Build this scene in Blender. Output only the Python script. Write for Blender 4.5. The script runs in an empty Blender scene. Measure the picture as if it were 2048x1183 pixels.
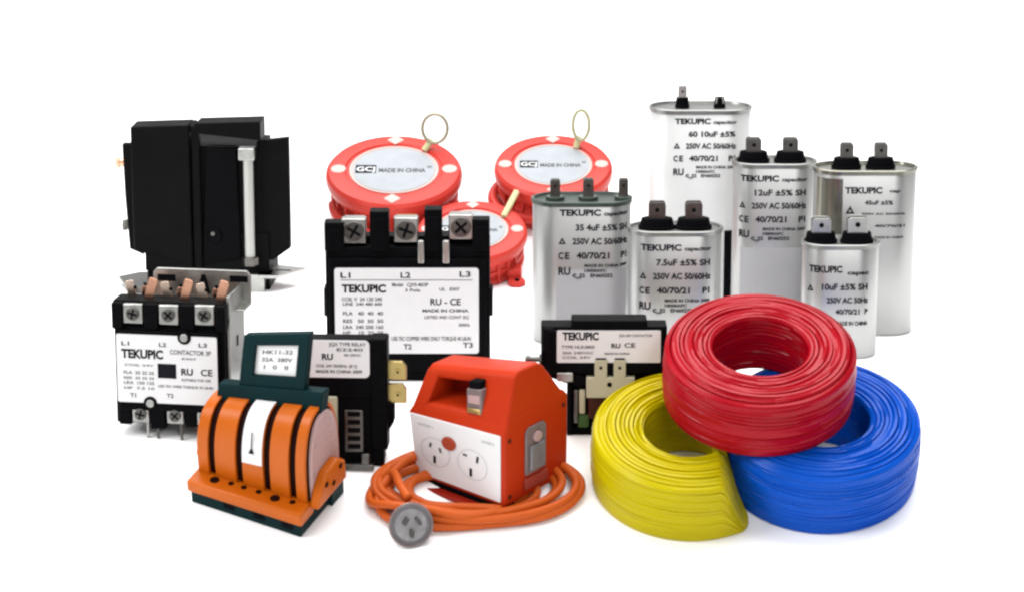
import bpy, bmesh, math, random
from mathutils import Vector, Matrix
random.seed(7)
R = math.radians
sc = bpy.context.scene
COL = sc.collection

# ------------------------------------------------------------------ camera, world, lamps
S = 0.0005            # metres per photo pixel at the look-at distance
DIST = 3.0
PITCH = R(14)
cam_d = bpy.data.cameras.new('camera')
cam = bpy.data.objects.new('camera', cam_d); COL.objects.link(cam)
CP = Vector((0, -DIST*math.cos(PITCH), DIST*math.sin(PITCH)))
cam.location = CP
cam.rotation_euler = (math.pi/2 - PITCH, 0, 0)
cam_d.sensor_width = 36; cam_d.lens = 36*DIST/(2048*S)
cam_d.clip_start = 0.05; cam_d.clip_end = 60
sc.camera = cam
sc.view_settings.view_transform = 'Standard'; sc.view_settings.look = 'None'
sc.view_settings.exposure = 0; sc.view_settings.gamma = 1
sc.view_settings.use_curve_mapping = False
sc.cycles.filter_width = 2.5
sc.cycles.max_bounces = 6

w = bpy.data.worlds.new('World'); sc.world = w; w.use_nodes = True
bg = w.node_tree.nodes['Background']
bg.inputs[0].default_value = (1, 1, 1, 1); bg.inputs[1].default_value = 1.0
# world gradient added to band the metal cans: bright front and back, dim sides
_nt = w.node_tree
_tc = _nt.nodes.new('ShaderNodeTexCoord'); _sx = _nt.nodes.new('ShaderNodeSeparateXYZ'); _rp = _nt.nodes.new('ShaderNodeValToRGB')
_ad = _nt.nodes.new('ShaderNodeMapRange'); _ad.inputs['From Min'].default_value = -1; _ad.inputs['From Max'].default_value = 1
_nt.links.new(_tc.outputs['Generated'], _sx.inputs[0]); _nt.links.new(_sx.outputs['X'], _ad.inputs['Value']); _nt.links.new(_ad.outputs[0], _rp.inputs[0])
_els = [(0, .75), (.10, .95), (.17, .22), (.25, .22), (.33, 1.0), (.60, .95), (.68, .55), (.76, .12), (.86, .12), (.93, .7), (1, .8)]
_cr = _rp.color_ramp
_cr.elements[0].position, _cr.elements[0].color = _els[0][0], (_els[0][1],)*3+(1,)
_cr.elements[1].position, _cr.elements[1].color = _els[-1][0], (_els[-1][1],)*3+(1,)
for _p, _v in _els[1:-1]:
    _e = _cr.elements.new(_p); _e.color = (_v, _v, _v, 1)
_nt.links.new(_rp.outputs[0], bg.inputs[0])

def area(name, loc, aim, sx, sy, power, col=(1, 1, 1)):
    l = bpy.data.lights.new(name, 'AREA'); l.shape = 'RECTANGLE'; l.size = sx; l.size_y = sy
    l.energy = power; l.color = col
    o = bpy.data.objects.new(name, l); COL.objects.link(o); o.location = loc
    o.rotation_euler = (Vector(aim)-Vector(loc)).to_track_quat('-Z', 'Y').to_euler()
    return o
area('softbox_left', (-2.3, -1.6, 1.9), (0, -0.2, 0.05), 1.4, 1.4, 62)
area('softbox_overhead', (0.1, 0.5, 3.0), (0.05, 0.25, 0), 3.6, 3.2, 210)
area('softbox_front', (0.9, -3.6, 1.7), (0, -0.3, 0.05), 1.2, 0.9, 34)

# ------------------------------------------------------------------ the surface
def sstep(a, b, x):
    t = min(1, max(0, (x-a)/(b-a))); return t*t*(3-2*t)
def softp(x, w_):                      # smooth max(0,x)
    if x > 8*w_: return x
    if x < -8*w_: return 0.0
    return w_*math.log(1+math.exp(x/w_))
FR = R(22)
Y_FRONT, Y_RISE = -0.486, 0.035
def surf(x, y):
    z = -softp(Y_FRONT-y, 0.006)*math.tan(FR)
    m = sstep(-0.215, -0.195, x)*(1-sstep(0.14, 0.17, x))
    z += m*softp(min(y, 0.62)-Y_RISE, 0.004)*math.tan(R(20))*(1-sstep(0.62, 0.9, y))
    return z
def hit(u, v):
    d = Vector((0, math.cos(PITCH), -math.sin(PITCH)))
    up = Vector((0, math.sin(PITCH), math.cos(PITCH)))
    r = d + Vector((1, 0, 0))*((u-1024)*S/DIST) - up*((v-591.5)*S/DIST)
    t = 1.8
    while t < 9:
        p = CP + r*t
        if p.z <= surf(p.x, p.y): break
        t += 0.02
    a, b = t-0.02, t
    for _ in range(30):
        m = (a+b)/2; p = CP+r*m
        if p.z <= surf(p.x, p.y): b = m
        else: a = m
    p = CP+r*b
    return p, b/DIST*S                 # point, metres per photo pixel there
def slope(p):
    return math.atan((surf(p.x, p.y+.003)-surf(p.x, p.y-.003))/.006)

# ------------------------------------------------------------------ materials
MATS = {}
def mat(name, col, rough=.5, metal=0, spec=.3, noise=0, nscale=60, bump=0, trans=0, coat=0, bscale=200, stretch=None, sss=0):
    if name in MATS: return MATS[name]
    m = bpy.data.materials.new(name); m.use_nodes = True
    nt = m.node_tree; b = nt.nodes['Principled BSDF']
    b.inputs['Base Color'].default_value = (*col, 1)
    b.inputs['Roughness'].default_value = rough
    b.inputs['Metallic'].default_value = metal
    b.inputs['Specular IOR Level'].default_value = spec
    b.inputs['Transmission Weight'].default_value = trans
    b.inputs['Coat Weight'].default_value = coat
    tc = nt.nodes.new('ShaderNodeTexCoord')
    mp = nt.nodes.new('ShaderNodeMapping'); nt.links.new(tc.outputs['Object'], mp.inputs[0])
    if stretch: mp.inputs['Scale'].default_value = stretch
    if noise:
        n = nt.nodes.new('ShaderNodeTexNoise'); n.inputs['Scale'].default_value = nscale
        n.inputs['Detail'].default_value = 4
        nt.links.new(mp.outputs[0], n.inputs['Vector'])
        mx = nt.nodes.new('ShaderNodeMix'); mx.data_type = 'RGBA'
        mx.inputs['A'].default_value = (*[c*(1-noise) for c in col], 1)
        mx.inputs['B'].default_value = (*[min(1, c*(1+noise)) for c in col], 1)
        nt.links.new(n.outputs['Fac'], mx.inputs['Factor'])
        nt.links.new(mx.outputs['Result'], b.inputs['Base Color'])
        mr = nt.nodes.new('ShaderNodeMapRange')
        mr.inputs['To Min'].default_value = max(0, rough-.12); mr.inputs['To Max'].default_value = min(1, rough+.12)
        nt.links.new(n.outputs['Fac'], mr.inputs['Value']); nt.links.new(mr.outputs[0], b.inputs['Roughness'])
    if bump:
        n2 = nt.nodes.new('ShaderNodeTexNoise'); n2.inputs['Scale'].default_value = bscale
        n2.inputs['Detail'].default_value = 3
        nt.links.new(mp.outputs[0], n2.inputs['Vector'])
        bp = nt.nodes.new('ShaderNodeBump'); bp.inputs['Strength'].default_value = bump
        bp.inputs['Distance'].default_value = .0006
        nt.links.new(n2.outputs['Fac'], bp.inputs['Height']); nt.links.new(bp.outputs[0], b.inputs['Normal'])
    MATS[name] = m
    return m
M_FLOOR = mat('white_sweep', (.96, .96, .96), .9, spec=.1)
M_BLACK = mat('black_plastic', (.0022, .0022, .0028), .5, spec=.035, noise=.5, nscale=70, bump=.3)
M_BLACKG = mat('black_enamel', (.0036, .0036, .0035), .5, spec=.04, noise=.4, nscale=40, bump=.15)
M_DARK = mat('dark_recess', (.003, .003, .004), .7, spec=.03)
M_WHITE = mat('white_label', (.64, .64, .645), .5, spec=.1, noise=.03, nscale=90)
M_INK = mat('black_ink', (.008, .008, .012), .6, spec=.05)
M_GREYINK = mat('grey_ink', (.075, .075, .08), .6, spec=.05)
M_STEEL = mat('zinc_steel', (.42, .42, .40), .32, metal=1, noise=.25, nscale=120, bump=.2)
M_DSTEEL = mat('dark_steel', (.13, .125, .115), .35, metal=1, noise=.35, nscale=120, bump=.2)
M_COPPER = mat('copper', (.80, .42, .28), .28, metal=1, noise=.2)
M_BRASS = mat('brass', (.48, .36, .14), .35, metal=1, noise=.2)
M_CREAM = mat('cream_plastic', (.40, .38, .27), .45, spec=.2, noise=.05)
M_ALU = mat('capacitor_can', (.40, .40, .395), .33, metal=.68, spec=.3, noise=.09, nscale=30, bump=.12, bscale=60, stretch=(1, 1, .15))
M_LIDM = mat('lid_metal', (.24, .24, .23), .35, metal=.8, noise=.2, nscale=80)
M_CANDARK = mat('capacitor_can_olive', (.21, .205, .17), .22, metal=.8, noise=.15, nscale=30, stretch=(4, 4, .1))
M_CANLAB = mat('capacitor_label', (.33, .325, .335), .4, metal=.1, spec=.2, noise=.05, nscale=60)
M_LIDG = mat('green_grey_lid', (.045, .06, .05), .35, metal=.3, noise=.4, nscale=60)
M_RED = mat('red_wire', (.30, .0008, .0075), .30, spec=.16, noise=.16, nscale=22, stretch=(1, 1, 3))
M_YEL = mat('yellow_wire', (.42, .345, .0008), .34, spec=.12, noise=.10, nscale=22, stretch=(1, 1, 3))
M_BLU = mat('blue_wire', (.0004, .066, .42), .30, spec=.13, noise=.16, nscale=22, stretch=(1, 1, 3))
M_ORANGE = mat('orange_plastic', (.43, .088, .002), .34, spec=.2, noise=.14, nscale=30)
M_GROOVE = mat('groove_brown', (.012, .003, .002), .6, spec=.05)
M_GREEN = mat('dark_green_plastic', (.0022, .016, .018), .45, spec=.05, noise=.2, nscale=40)
M_BOX = mat('orange_red_plastic', (.40, .026, .004), .42, spec=.12, noise=.08, nscale=25)
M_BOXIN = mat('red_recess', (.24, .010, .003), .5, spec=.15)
M_CORD = mat('orange_cord', (.46, .080, .010), .4, spec=.15, noise=.1, nscale=30)
M_TAPE = mat('coral_red_plastic', (.45, .034, .024), .35, spec=.18, noise=.08, nscale=25)
M_TAPEL = mat('pale_pink_rim', (.48, .36, .33), .4, spec=.2)
M_SILV = mat('silver_grey_sticker', (.29, .31, .33), .4, spec=.2, noise=.15, nscale=60)
M_CLEAR = mat('clear_grey_plastic', (.22, .21, .225), .16, spec=.5, noise=.35, nscale=70, trans=.3)
M_SMOKE = mat('smoky_plastic', (.16, .125, .125), .2, spec=.4, noise=.35, nscale=80)
M_PINK = mat('pale_pink_plastic', (.38, .25, .24), .3, spec=.3, noise=.12, nscale=50)
M_PALEY = mat('pale_yellow_tape', (.50, .47, .26), .4, spec=.2)
M_BROWN = mat('brown_bakelite', (.045, .010, .006), .4, spec=.2, noise=.3)
M_LGREEN = mat('leaf_green', (.05, .10, .03), .5, spec=.1)

# ------------------------------------------------------------------ mesh builder (local units = photo pixels, x right, y away, z up)
class MB:
    def __init__(s): s.bm = bmesh.new(); s.X = Matrix.Identity(4)
    def v(s, p): return s.bm.verts.new(s.X @ Vector(p))
    def f(s, vs):
        try: return s.bm.faces.new(vs)
        except ValueError: return None
    def box(s, x0, x1, y0, y1, z0, z1, taper=0):
        t = taper
        c = [(x0, y0, z0), (x1, y0, z0), (x1, y1, z0), (x0, y1, z0), (x0+t, y0+t, z1), (x1-t, y0+t, z1), (x1-t, y1-t, z1), (x0+t, y1-t, z1)]
        q = [s.v(p) for p in c]
        for a in ((0, 3, 2, 1), (4, 5, 6, 7), (0, 1, 5, 4), (1, 2, 6, 5), (2, 3, 7, 6), (3, 0, 4, 7)): s.f([q[i] for i in a])
        return s
    def loft(s, rings, cap=True, closed=True):
        vr = [[s.v(p) for p in r] for r in rings]; n = len(rings[0])
        for a, b in zip(vr, vr[1:]):
            for i in range(n if closed else n-1): s.f([a[i], a[(i+1) % n], b[(i+1) % n], b[i]])
        if cap: s.f(vr[0][::-1]); s.f(vr[-1])
        return s
    def prism(s, pts, a0, a1, axis='y'):
        def m(p, a):
            return {'y': (p[0], a, p[1]), 'x': (a, p[0], p[1]), 'z': (p[0], p[1], a)}[axis]
        return s.loft([[m(p, a0) for p in pts], [m(p, a1) for p in pts]])
    def cyl(s, c, r, h, axis='z', n=28, r2=None, sy=1):
        r2 = r if r2 is None else r2; rg = []
        for a, rr in ((0, r), (h, r2)):
            ring = []
            for i in range(n):
                t = 2*math.pi*i/n; p, q = rr*math.cos(t), rr*math.sin(t)*sy
                ring.append({'z': (c[0]+p, c[1]+q, c[2]+a), 'y': (c[0]+p, c[1]+a, c[2]+q), 'x': (c[0]+a, c[1]+p, c[2]+q)}[axis])
            rg.append(ring)
        return s.loft(rg)
    def lathe(s, prof, n=72, c=(0, 0, 0)):      # prof [(r,z)] open, closed onto the axis when r=0
        rings = [[(c[0]+r*math.cos(2*math.pi*i/n), c[1]+r*math.sin(2*math.pi*i/n), c[2]+z) for i in range(n)] for r, z in prof]
        return s.loft(rings)
    def tube(s, pts, r, n=12, closed=False):
        P = [Vector(p) for p in pts]; m = len(P); rings = []; prev = None
        for i in range(m):
            if closed: d = P[(i+1) % m]-P[i-1]
            else: d = P[min(i+1, m-1)]-P[max(i-1, 0)]
            d.normalize()
            if prev is None:
                a = Vector((0, 0, 1)) if abs(d.z) < .9 else Vector((1, 0, 0))
                nrm = d.cross(a).normalized()
            else: nrm = (prev-d*prev.dot(d)).normalized()
            prev = nrm; bi = d.cross(nrm)
            rings.append([tuple(P[i]+nrm*(r*math.cos(2*math.pi*k/n))+bi*(r*math.sin(2*math.pi*k/n))) for k in range(n)])
        if closed: rings.append(rings[0]); return s.loft(rings, cap=False)
        return s.loft(rings)

class Ctx:                              # one thing: an Empty + its pixel scale
    def __init__(s, name, u, v, label, cat, yaw=0, group=None, tilt=None, lift=0, roll=0, kmul=1):
        p, k = hit(u, v); s.p = p; s.k = k*kmul
        sl = slope(p) if tilt is None else tilt
        e = bpy.data.objects.new(name, None); COL.objects.link(e); e.empty_display_size = .02
        rot = Matrix.Rotation(sl, 4, 'X') @ Matrix.Rotation(roll, 4, 'Y') @ Matrix.Rotation(yaw, 4, 'Z')
        nrm = (Matrix.Rotation(sl, 4, 'X') @ Vector((0, 0, 1)))
        e.matrix_world = Matrix.Translation(p + nrm*(lift*k)) @ rot
        e['label'] = label; e['category'] = cat
        if group: e['group'] = group
        s.e = e
        d = (p-CP).normalized()
        s.eff = math.asin(-(Matrix.Rotation(-sl, 4, 'X') @ d).z)     # angle between view and the local base plane
        s.warp = None; s.u0, s.v0 = u, v; s.cz = 1/math.cos(s.eff); s.sn = math.sin(s.eff)
    def X(s, u): return u-s.u0
    def Z(s, v, y=0): return (s.v0-v-y*s.sn)*s.cz
    def part(s, name, mb, m, parent=None, bevel=0, smooth=35, label=None, seg=2):
        bm = mb.bm
        if s.warp:
            for vv in bm.verts: vv.co = s.warp(vv.co)
        for vv in bm.verts: vv.co *= s.k
        bmesh.ops.recalc_face_normals(bm, faces=bm.faces)
        me = bpy.data.meshes.new(name); bm.to_mesh(me); bm.free()
        for pl in me.polygons: pl.use_smooth = True
        me.set_sharp_from_angle(angle=R(smooth))
        me.materials.append(m)
        o = bpy.data.objects.new(name, me); COL.objects.link(o)
        o.parent = parent or s.e
        if bevel:
            b = o.modifiers.new('bevel', 'BEVEL'); b.width = bevel*s.k; b.segments = seg; b.limit_method = 'ANGLE'; b.angle_limit = R(30)
            b.harden_normals = False
        if label: o['label'] = label
        return o

BOLD = [0]
def glyphs(text):
    cu = bpy.data.curves.new('t', 'FONT'); cu.body = text; cu.size = 1; cu.resolution_u = 3; cu.offset = .045 if text == 'TEKUPIC' else .022+BOLD[0]
    o = bpy.data.objects.new('t', cu); COL.objects.link(o)
    dg = bpy.context.evaluated_depsgraph_get(); dg.update()
    me = bpy.data.meshes.new_from_object(o.evaluated_get(dg))
    vs = [v.co.copy() for v in me.vertices]; fs = [list(p.vertices) for p in me.polygons]
    bpy.data.objects.remove(o); bpy.data.curves.remove(cu); bpy.data.meshes.remove(me)
    return vs, fs
GC = {}
def print_mesh(items, mp):
    """items: (text, x0, zbase, width, height) or ('#rect', x0, z0, w, h) or ('#line', [(x,z)..], w); mp maps (x,z) to a 3D point"""
    mb = MB()
    for it in items:
        if it[0] == '#rect':
            _, x, z, ww, h = it
            n = max(1, int(ww/8))
            lo = [mb.v(mp(x+ww*i/n, z)) for i in range(n+1)]; hi = [mb.v(mp(x+ww*i/n, z+h)) for i in range(n+1)]
            for i in range(n): mb.f([lo[i], lo[i+1], hi[i+1], hi[i]])
        elif it[0] == '#tri':
            _, x, z, a = it; t = a*.2
            o_ = [(x, z), (x+a, z), (x+a/2, z+a*.9)]; i_ = [(x+t*1.5, z+t), (x+a-t*1.5, z+t), (x+a/2, z+a*.9-t*2)]
            ov = [mb.v(mp(*p)) for p in o_]; iv = [mb.v(mp(*p)) for p in i_]
            for i in range(3): mb.f([ov[i], ov[(i+1) % 3], iv[(i+1) % 3], iv[i]])
        elif it[0] == '#ring':
            _, x, z, r, t = it; n = 20
            ov = [mb.v(mp(x+r*math.cos(6.2832*i/n), z+r*math.sin(6.2832*i/n))) for i in range(n)]
            iv = [mb.v(mp(x+(r-t)*math.cos(6.2832*i/n), z+(r-t)*math.sin(6.2832*i/n))) for i in range(n)]
            for i in range(n): mb.f([ov[i], ov[(i+1) % n], iv[(i+1) % n], iv[i]])
        else:
            t, x, z, ww, h = it
            if t not in GC: GC[t] = glyphs(t)
            vs, fs = GC[t]
            if not vs: continue
            x0 = min(q.x for q in vs); x1 = max(q.x for q in vs)
            sx = ww/(x1-x0); sz = h/.70
            nv = [mb.v(mp(x+(q.x-x0)*sx, z+q.y*sz)) for q in vs]
            for f_ in fs: mb.f([nv[i] for i in f_])
    return mb

# ------------------------------------------------------------------ ground
def build_ground():
    bm = bmesh.new()
    xs = [-4+i*.2 for i in range(18)]+[-.5+i*.01 for i in range(101)]+[.6+i*.2 for i in range(19)]
    ys = [-1.6+i*.05 for i in range(20)]+[-.6+i*.01 for i in range(155)]+[1+i*.3 for i in range(19)]
    xs = sorted(set(round(a, 4) for a in xs)); ys = sorted(set(round(a, 4) for a in ys))
    g = [[bm.verts.new((x, y, surf(x, y))) for x in xs] for y in ys]
    for a, b in zip(g, g[1:]):
        for i in range(len(xs)-1): bm.faces.new([a[i], a[i+1], b[i+1], b[i]])
    me = bpy.data.meshes.new('ground'); bm.to_mesh(me); bm.free()
    for p in me.polygons: p.use_smooth = True
    me.materials.append(M_FLOOR)
    o = bpy.data.objects.new('ground', me); COL.objects.link(o); o['kind'] = 'structure'
build_ground()

# ------------------------------------------------------------------ wire coils
def coil(u, v, rad, hole, hpx, m, label, seed, clip=None, lift=0, seams=(.25, .5, .75)):
    c = Ctx('wire_coil', u, v, label, 'wire coil', group='coils of coloured wire', lift=lift)
    rnd = random.Random(seed); h = hpx*c.cz
    # cross-section as points (f, z): f = 0 at the hole, 1 at the outside
    sec = []
    wr = 4.3
    nrow = int(h/(2*wr))
    for j in range(nrow):                       # inner wall going up
        for q in (0, .33, .66): sec.append((0, wr*.5+(j+q)*(h-wr)/nrow, (0, -1.6, -1.6)[int(q*3+.1)], 0))
    W = rad-hole
    nl = int(W/(2*wr))
    for j in range(nl):
        jit = rnd.uniform(-1.6, 1.6)
        for q in (0, .2, .5, .8):
            ff = (j+q)/nl
            dome = 4*math.sin(math.pi*ff)-9*max(0, ff-.80)/.20
            z = h+dome+(jit if q else 0)
            if q == 0: z -= 2.6 if rnd.random() < .6 else 4.5
            for sm in seams:
                if abs(j/nl-sm) < .5/nl and q == 0: z -= 3
            sec.append((ff, z, 0, 0))
    for j in range(nrow):
        jit = rnd.uniform(-.7, .7); deep = rnd.choice((.9, .9, 1.4, 2.2))
        for q in (0, .25, .75):
            z = h-9-(j+q)*(h-12)/nrow
            if z > 2:
                bulge = 3.5*math.sin(math.pi*z/h)
                sec.append((1, z, (-deep if q == 0 else jit)+bulge, 0))
    sec.append((.97, 0, 0, 0)); sec.append((.03, 0, 0, 0))
    ph = [rnd.uniform(0, 6.28) for _ in sec]; fr = [rnd.choice((2, 3, 4)) for _ in sec]
    mb = MB(); n = 180; rings = []
    R0 = []
    for i in range(n):
        t = 2*math.pi*i/n; ro = rad
        if clip:                                # flattened where it presses against its neighbour
            cx, cy, cr, gap, xl = clip
            dx, dy = math.cos(t), math.sin(t)
            b_ = dx*cx+dy*cy; disc = b_*b_-(cx*cx+cy*cy-(cr+gap)**2)
            if disc > 0 and b_ > 0: ro = min(ro, b_-math.sqrt(disc))
            if dx > 0: ro = min(ro, 112/dx)
        R0.append(ro)
    R1 = [min(R0[i], sum(R0[(i+d) % n] for d in range(-2, 3))/5) for i in range(n)] if clip else R0
    for i in range(n):
        t = 2*math.pi*i/n
        ro, ri = R1[i], min(hole, R1[i]-16)
        ring = []
        for k, (f, z, o_, _) in enumerate(sec):
            wob = 1.1*math.sin(fr[k]*t+ph[k])
            rr = ri+(ro-ri)*f+o_+(wob*.6 if f in (0, 1) else 0)
            zz = z+(wob if 0 < f < .99 and z > h*.5 else 0)
            px = rr*math.cos(t)
            if clip: zz *= 1-.90*sstep(xl, xl+62, px)      # pressed down where the blue coil weighs on it
            ring.append((px, rr*math.sin(t), zz))
        rings.append(ring)
    vr = [[mb.v(p) for p in r] for r in rings]; m_ = len(sec)
    for i in range(n):
        a, b = vr[i], vr[(i+1) % n]
        for k in range(m_): mb.f([a[k], a[(k+1) % m_], b[(k+1) % m_], b[k]])
    c.part('wire', mb, m, smooth=50)
    return c, h
cb, hb = coil(1636, 943, 193, 96, 112, M_BLU, 'blue coil of wire lying under the front edge of the red coil', 3)
cy_, hy = coil(1373, 960, 189, 92, 106, M_YEL, 'yellow coil of wire with the red and blue coils lying against it', 5,
     clip=(263, 27, 195, 1, 52))
cr_, hr = coil(1508, 913, 185, 95, 100, M_RED, 'red coil of wire stacked on top of the yellow and blue coils', 9, lift=hb+4, seams=(.2, .86))

# ------------------------------------------------------------------ capacitors
def stadium(w_, d, z, n=18, off=0):
    r = d/2; hf = (w_-d)/2; r2 = r+off; pts = []
    for i in range(n+1):
        t = -math.pi/2+math.pi*i/n; pts.append((hf+r2*math.cos(t), r+r2*math.sin(t), z))
    for i in range(n+1):
        t = math.pi/2+math.pi*i/n; pts.append((-hf+r2*math.cos(t), r+r2*math.sin(t), z))
    return pts
def capacitor(u, vb, wpx, vt, label, terms, rows, mcan=None, lid=None, dep=.52, yaw=0, tcol=None, panel=None, brand=None, tscale=1):
    c = Ctx('capacitor', u, vb, label, 'capacitor', yaw=yaw, group='oval metal run capacitors')
    mcan = mcan or M_ALU; lid = lid or M_LIDM
    d = wpx*dep; h = c.Z(vt); r = d/2; hf = (wpx-d)/2
    mb = MB()
    mb.loft([stadium(wpx, d, 0, off=-4), stadium(wpx, d, 3, off=-1), stadium(wpx, d, 7), stadium(wpx, d, h-14), stadium(wpx, d, h-11, off=-1.5),
             stadium(wpx, d, h-9, off=-1.5)])
    c.part('can', mb, mcan, smooth=40)
    mb = MB(); mb.loft([stadium(wpx, d, h-10, off=0), stadium(wpx, d, h-9, off=2.6), stadium(wpx, d, h-1.5, off=3), stadium(wpx, d, h, off=1), stadium(wpx, d, h-.5, off=-3), stadium(wpx, d, h-5, off=-5)])
    c.part('lid', mb, lid, smooth=40)
    for (tu, tw, th, cup) in terms:
        x = c.X(tu); y = r
        if cup:
            mb = MB(); mb.cyl((x, y, h-5), cup*.60, 7, n=26, sy=.72)
            mb.cyl((x, y, h+2), cup*.55, 15, n=26, r2=cup*.50, sy=.7)
            base = c.part('terminal', mb, M_DARK if cup > 30 else M_BLACK, bevel=1.5)
        else:
            mb = MB(); mb.cyl((x, y, h-5), tw*.95, 7, n=24)
            base = c.part('terminal', mb, M_LIDG, bevel=1)
        z0 = h+(10 if cup else 2)
        mb = MB()
        for yy in (-tw*.28, tw*.28):
            w2 = tw/2
            mb.prism([(x-w2, z0-6), (x+w2, z0-6), (x+w2, z0+th*.88), (x+w2*.75, z0+th), (x-w2*.75, z0+th), (x-w2, z0+th*.88)], y+yy-1.6, y+yy+1.6)
        mb.box(x-tw*.5, x+tw*.5, y-tw*.28, y+tw*.28, z0-6, z0+th*.45)
        bl = c.part('blade', mb, tcol or M_DSTEEL, parent=base, bevel=.6)
        mb = MB(); mb.cyl((x, y-tw*.28-2.2, z0+th*.62), tw*.13, .5, axis='y', n=14)
        c.part('hole', mb, M_DARK, parent=base)
    def mp(x, z, o=.5):
        if abs(x) <= hf: return (x, -o, z)
        a = (abs(x)-hf)/r; sg = 1 if x > 0 else -1
        return (sg*(hf+(r+o)*math.sin(a)), r-(r+o)*math.cos(a), z)
    if panel:
        pu0, pu1, pv0, pv1 = panel
        pm = print_mesh([('#rect', c.X(pu0), c.Z(pv1), pu1-pu0, c.Z(pv0)-c.Z(pv1))], lambda x, z: mp(x, z, .3))
        lab = c.part('label', pm, M_CANLAB, smooth=60)
    else: lab = None
    items = []
    for row in rows:
        if row[0] in ('#tri',): items.append(('#tri', c.X(row[1]), c.Z(row[2]), row[3]))
        elif row[0] == '#rect': items.append(('#rect', c.X(row[1]), c.Z(row[2]), row[3], row[4]))
        else:
            t, ru, rv, rw, rh = row
            items.append((t, c.X(ru), c.Z(rv), rw, rh))
    global _c
    _c = c
    c.part('lettering', print_mesh(items, lambda x, z: mp(x, z, .8)), M_INK if brand is None else brand, parent=lab, smooth=60)
    return c
def _band(c, w_, dep, x0, x1, z0, z1):
    r = w_*dep/2; hf = w_/2-r
    def mp(x, z, o=.4):
        if abs(x) <= hf: return (x, -o, z)
        a = (abs(x)-hf)/r; sg = 1 if x > 0 else -1
        return (sg*(hf+(r+o)*math.sin(a)), r-(r+o)*math.cos(a), z)
    return print_mesh([('#rect', x0-16, z0, x1-x0+16, z1-z0)], mp)
def std_rows(x0, v0, sc_=1.0, uf='35/4uF ±5% SH', dv=0):
    s_ = sc_
    return [('TEKUPIC', x0, v0, 82*s_, 12*s_), ('capacitor', x0+88*s_, v0, 55*s_, 8*s_), (uf, x0+32*s_, v0+29*s_, 108*s_, 12*s_),
            ('#tri', x0-2, v0+56*s_, 15*s_), ('250V AC 50/60Hz', x0+26*s_, v0+56*s_, 116*s_, 12*s_), ('C', x0-2, v0+85*s_, 10*s_, 13*s_), ('E', x0+11*s_, v0+85*s_, 9*s_, 13*s_),
            ('40/70/21    P1', x0+34*s_, v0+84*s_, 106*s_, 12*s_), ('MADE IN CHINA 2009', x0+50*s_, v0+101*s_, 90*s_, 6*s_),
            ('RU', x0-2, v0+116*s_, 24*s_, 15*s_), ('c', x0+26*s_, v0+121*s_, 8*s_, 10*s_), ('10000AFC', x0+50*s_, v0+111*s_, 44*s_, 6*s_), ('S2   EN60252', x0+40*s_, v0+121*s_, 66*s_, 7*s_), ('*', x0+32*s_, v0+133*s_, 12*s_, 12*s_)]
BOLD[0] = .014
capacitor(1163, 690, 196, 408, 'wide silver capacitor with green-grey lid and three terminals, beside the red reels',
          [(1110, 20, 34, 0), (1176, 21, 36, 0), (1246, 19, 36, 0)], std_rows(1118, 434, 1, '35 4uF ±5% SH'), lid=M_LIDG, panel=(1112, 1258, 540, 660))
capacitor(1350, 720, 186, 466, 'shorter silver capacitor with two big black terminal cups, directly behind the black relay',
          [(1313, 34, 40, 62), (1386, 34, 40, 62)], std_rows(1278, 503, 1.0, '7.5uF ±5% SH'), dep=.55)
capacitor(1398, 600, 200, 226, 'tallest capacitor, bright white-looking, standing behind all the others',
          [(1362, 17, 30, 24), (1436, 17, 6, 20)], std_rows(1345, 253, .86, '60 10uF ±5%'), dep=.5, tcol=M_STEEL,
          mcan=mat('white_capacitor_can', (.62, .62, .615), .35, metal=.2, spec=.3, noise=.05, nscale=30))
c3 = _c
mb = MB(); mb.box(c3.X(1446), c3.X(1468), -1.6, 6, c3.Z(598), c3.Z(462)); c3.part('reflection_strip', mb, M_BLACK, bevel=1)  # dark reflection on the can, modelled as a black strip
capacitor(1546, 640, 164, 332, 'silver capacitor with pinkish terminals standing upright behind the red coil',
          [(1504, 30, 34, 54), (1577, 30, 34, 54)], std_rows(1474, 366, .95, '12uF ±5% SH'), panel=(1476, 1602, 496, 634), dep=.55)
capacitor(1727, 672, 204, 346, 'rightmost capacitor, wide with an olive-grey reflecting left side',
          [(1689, 26, 36, 50), (1757, 26, 36, 50)],
          [('TEKUPIC', 1682, 390, 74, 12), ('cap', 1770, 388, 22, 6), ('#tri', 1684, 430, 18), ('45uF ±5%', 1722, 412, 56, 8), ('250V AC 50/60Hz', 1716, 432, 88, 4), ('40/70/21', 1742, 456, 62, 5), ('MADE IN CHINA', 1742, 478, 60, 4)],
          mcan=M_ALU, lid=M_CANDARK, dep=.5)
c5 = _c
c5.part('bare_side_reflection', _band(c5, 204, .5, c5.X(1633), c5.X(1678), c5.Z(662), c5.Z(362)), M_CANDARK, smooth=60)  # bare metal side, its dark reflection painted on as an olive panel
capacitor(1680, 718, 152, 492, 'smallest capacitor with pale terminals on black cups, in front of the olive-grey one',
          [(1640, 38, 36, 56), (1712, 40, 38, 56)],
          [('TEKUPIC', 1612, 546, 68, 13), ('capac', 1690, 550, 44, 8), ('#tri', 1608, 584, 15), ('10uF ±5% SH', 1640, 580, 92, 12), ('250V AC 50Hz', 1650, 606, 84, 11), ('40/70/21  P', 1668, 628, 66, 10), ('MADE IN CHINA', 1670, 650, 64, 8)],
          dep=.6, tcol=M_STEEL)

BOLD[0] = 0
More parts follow.
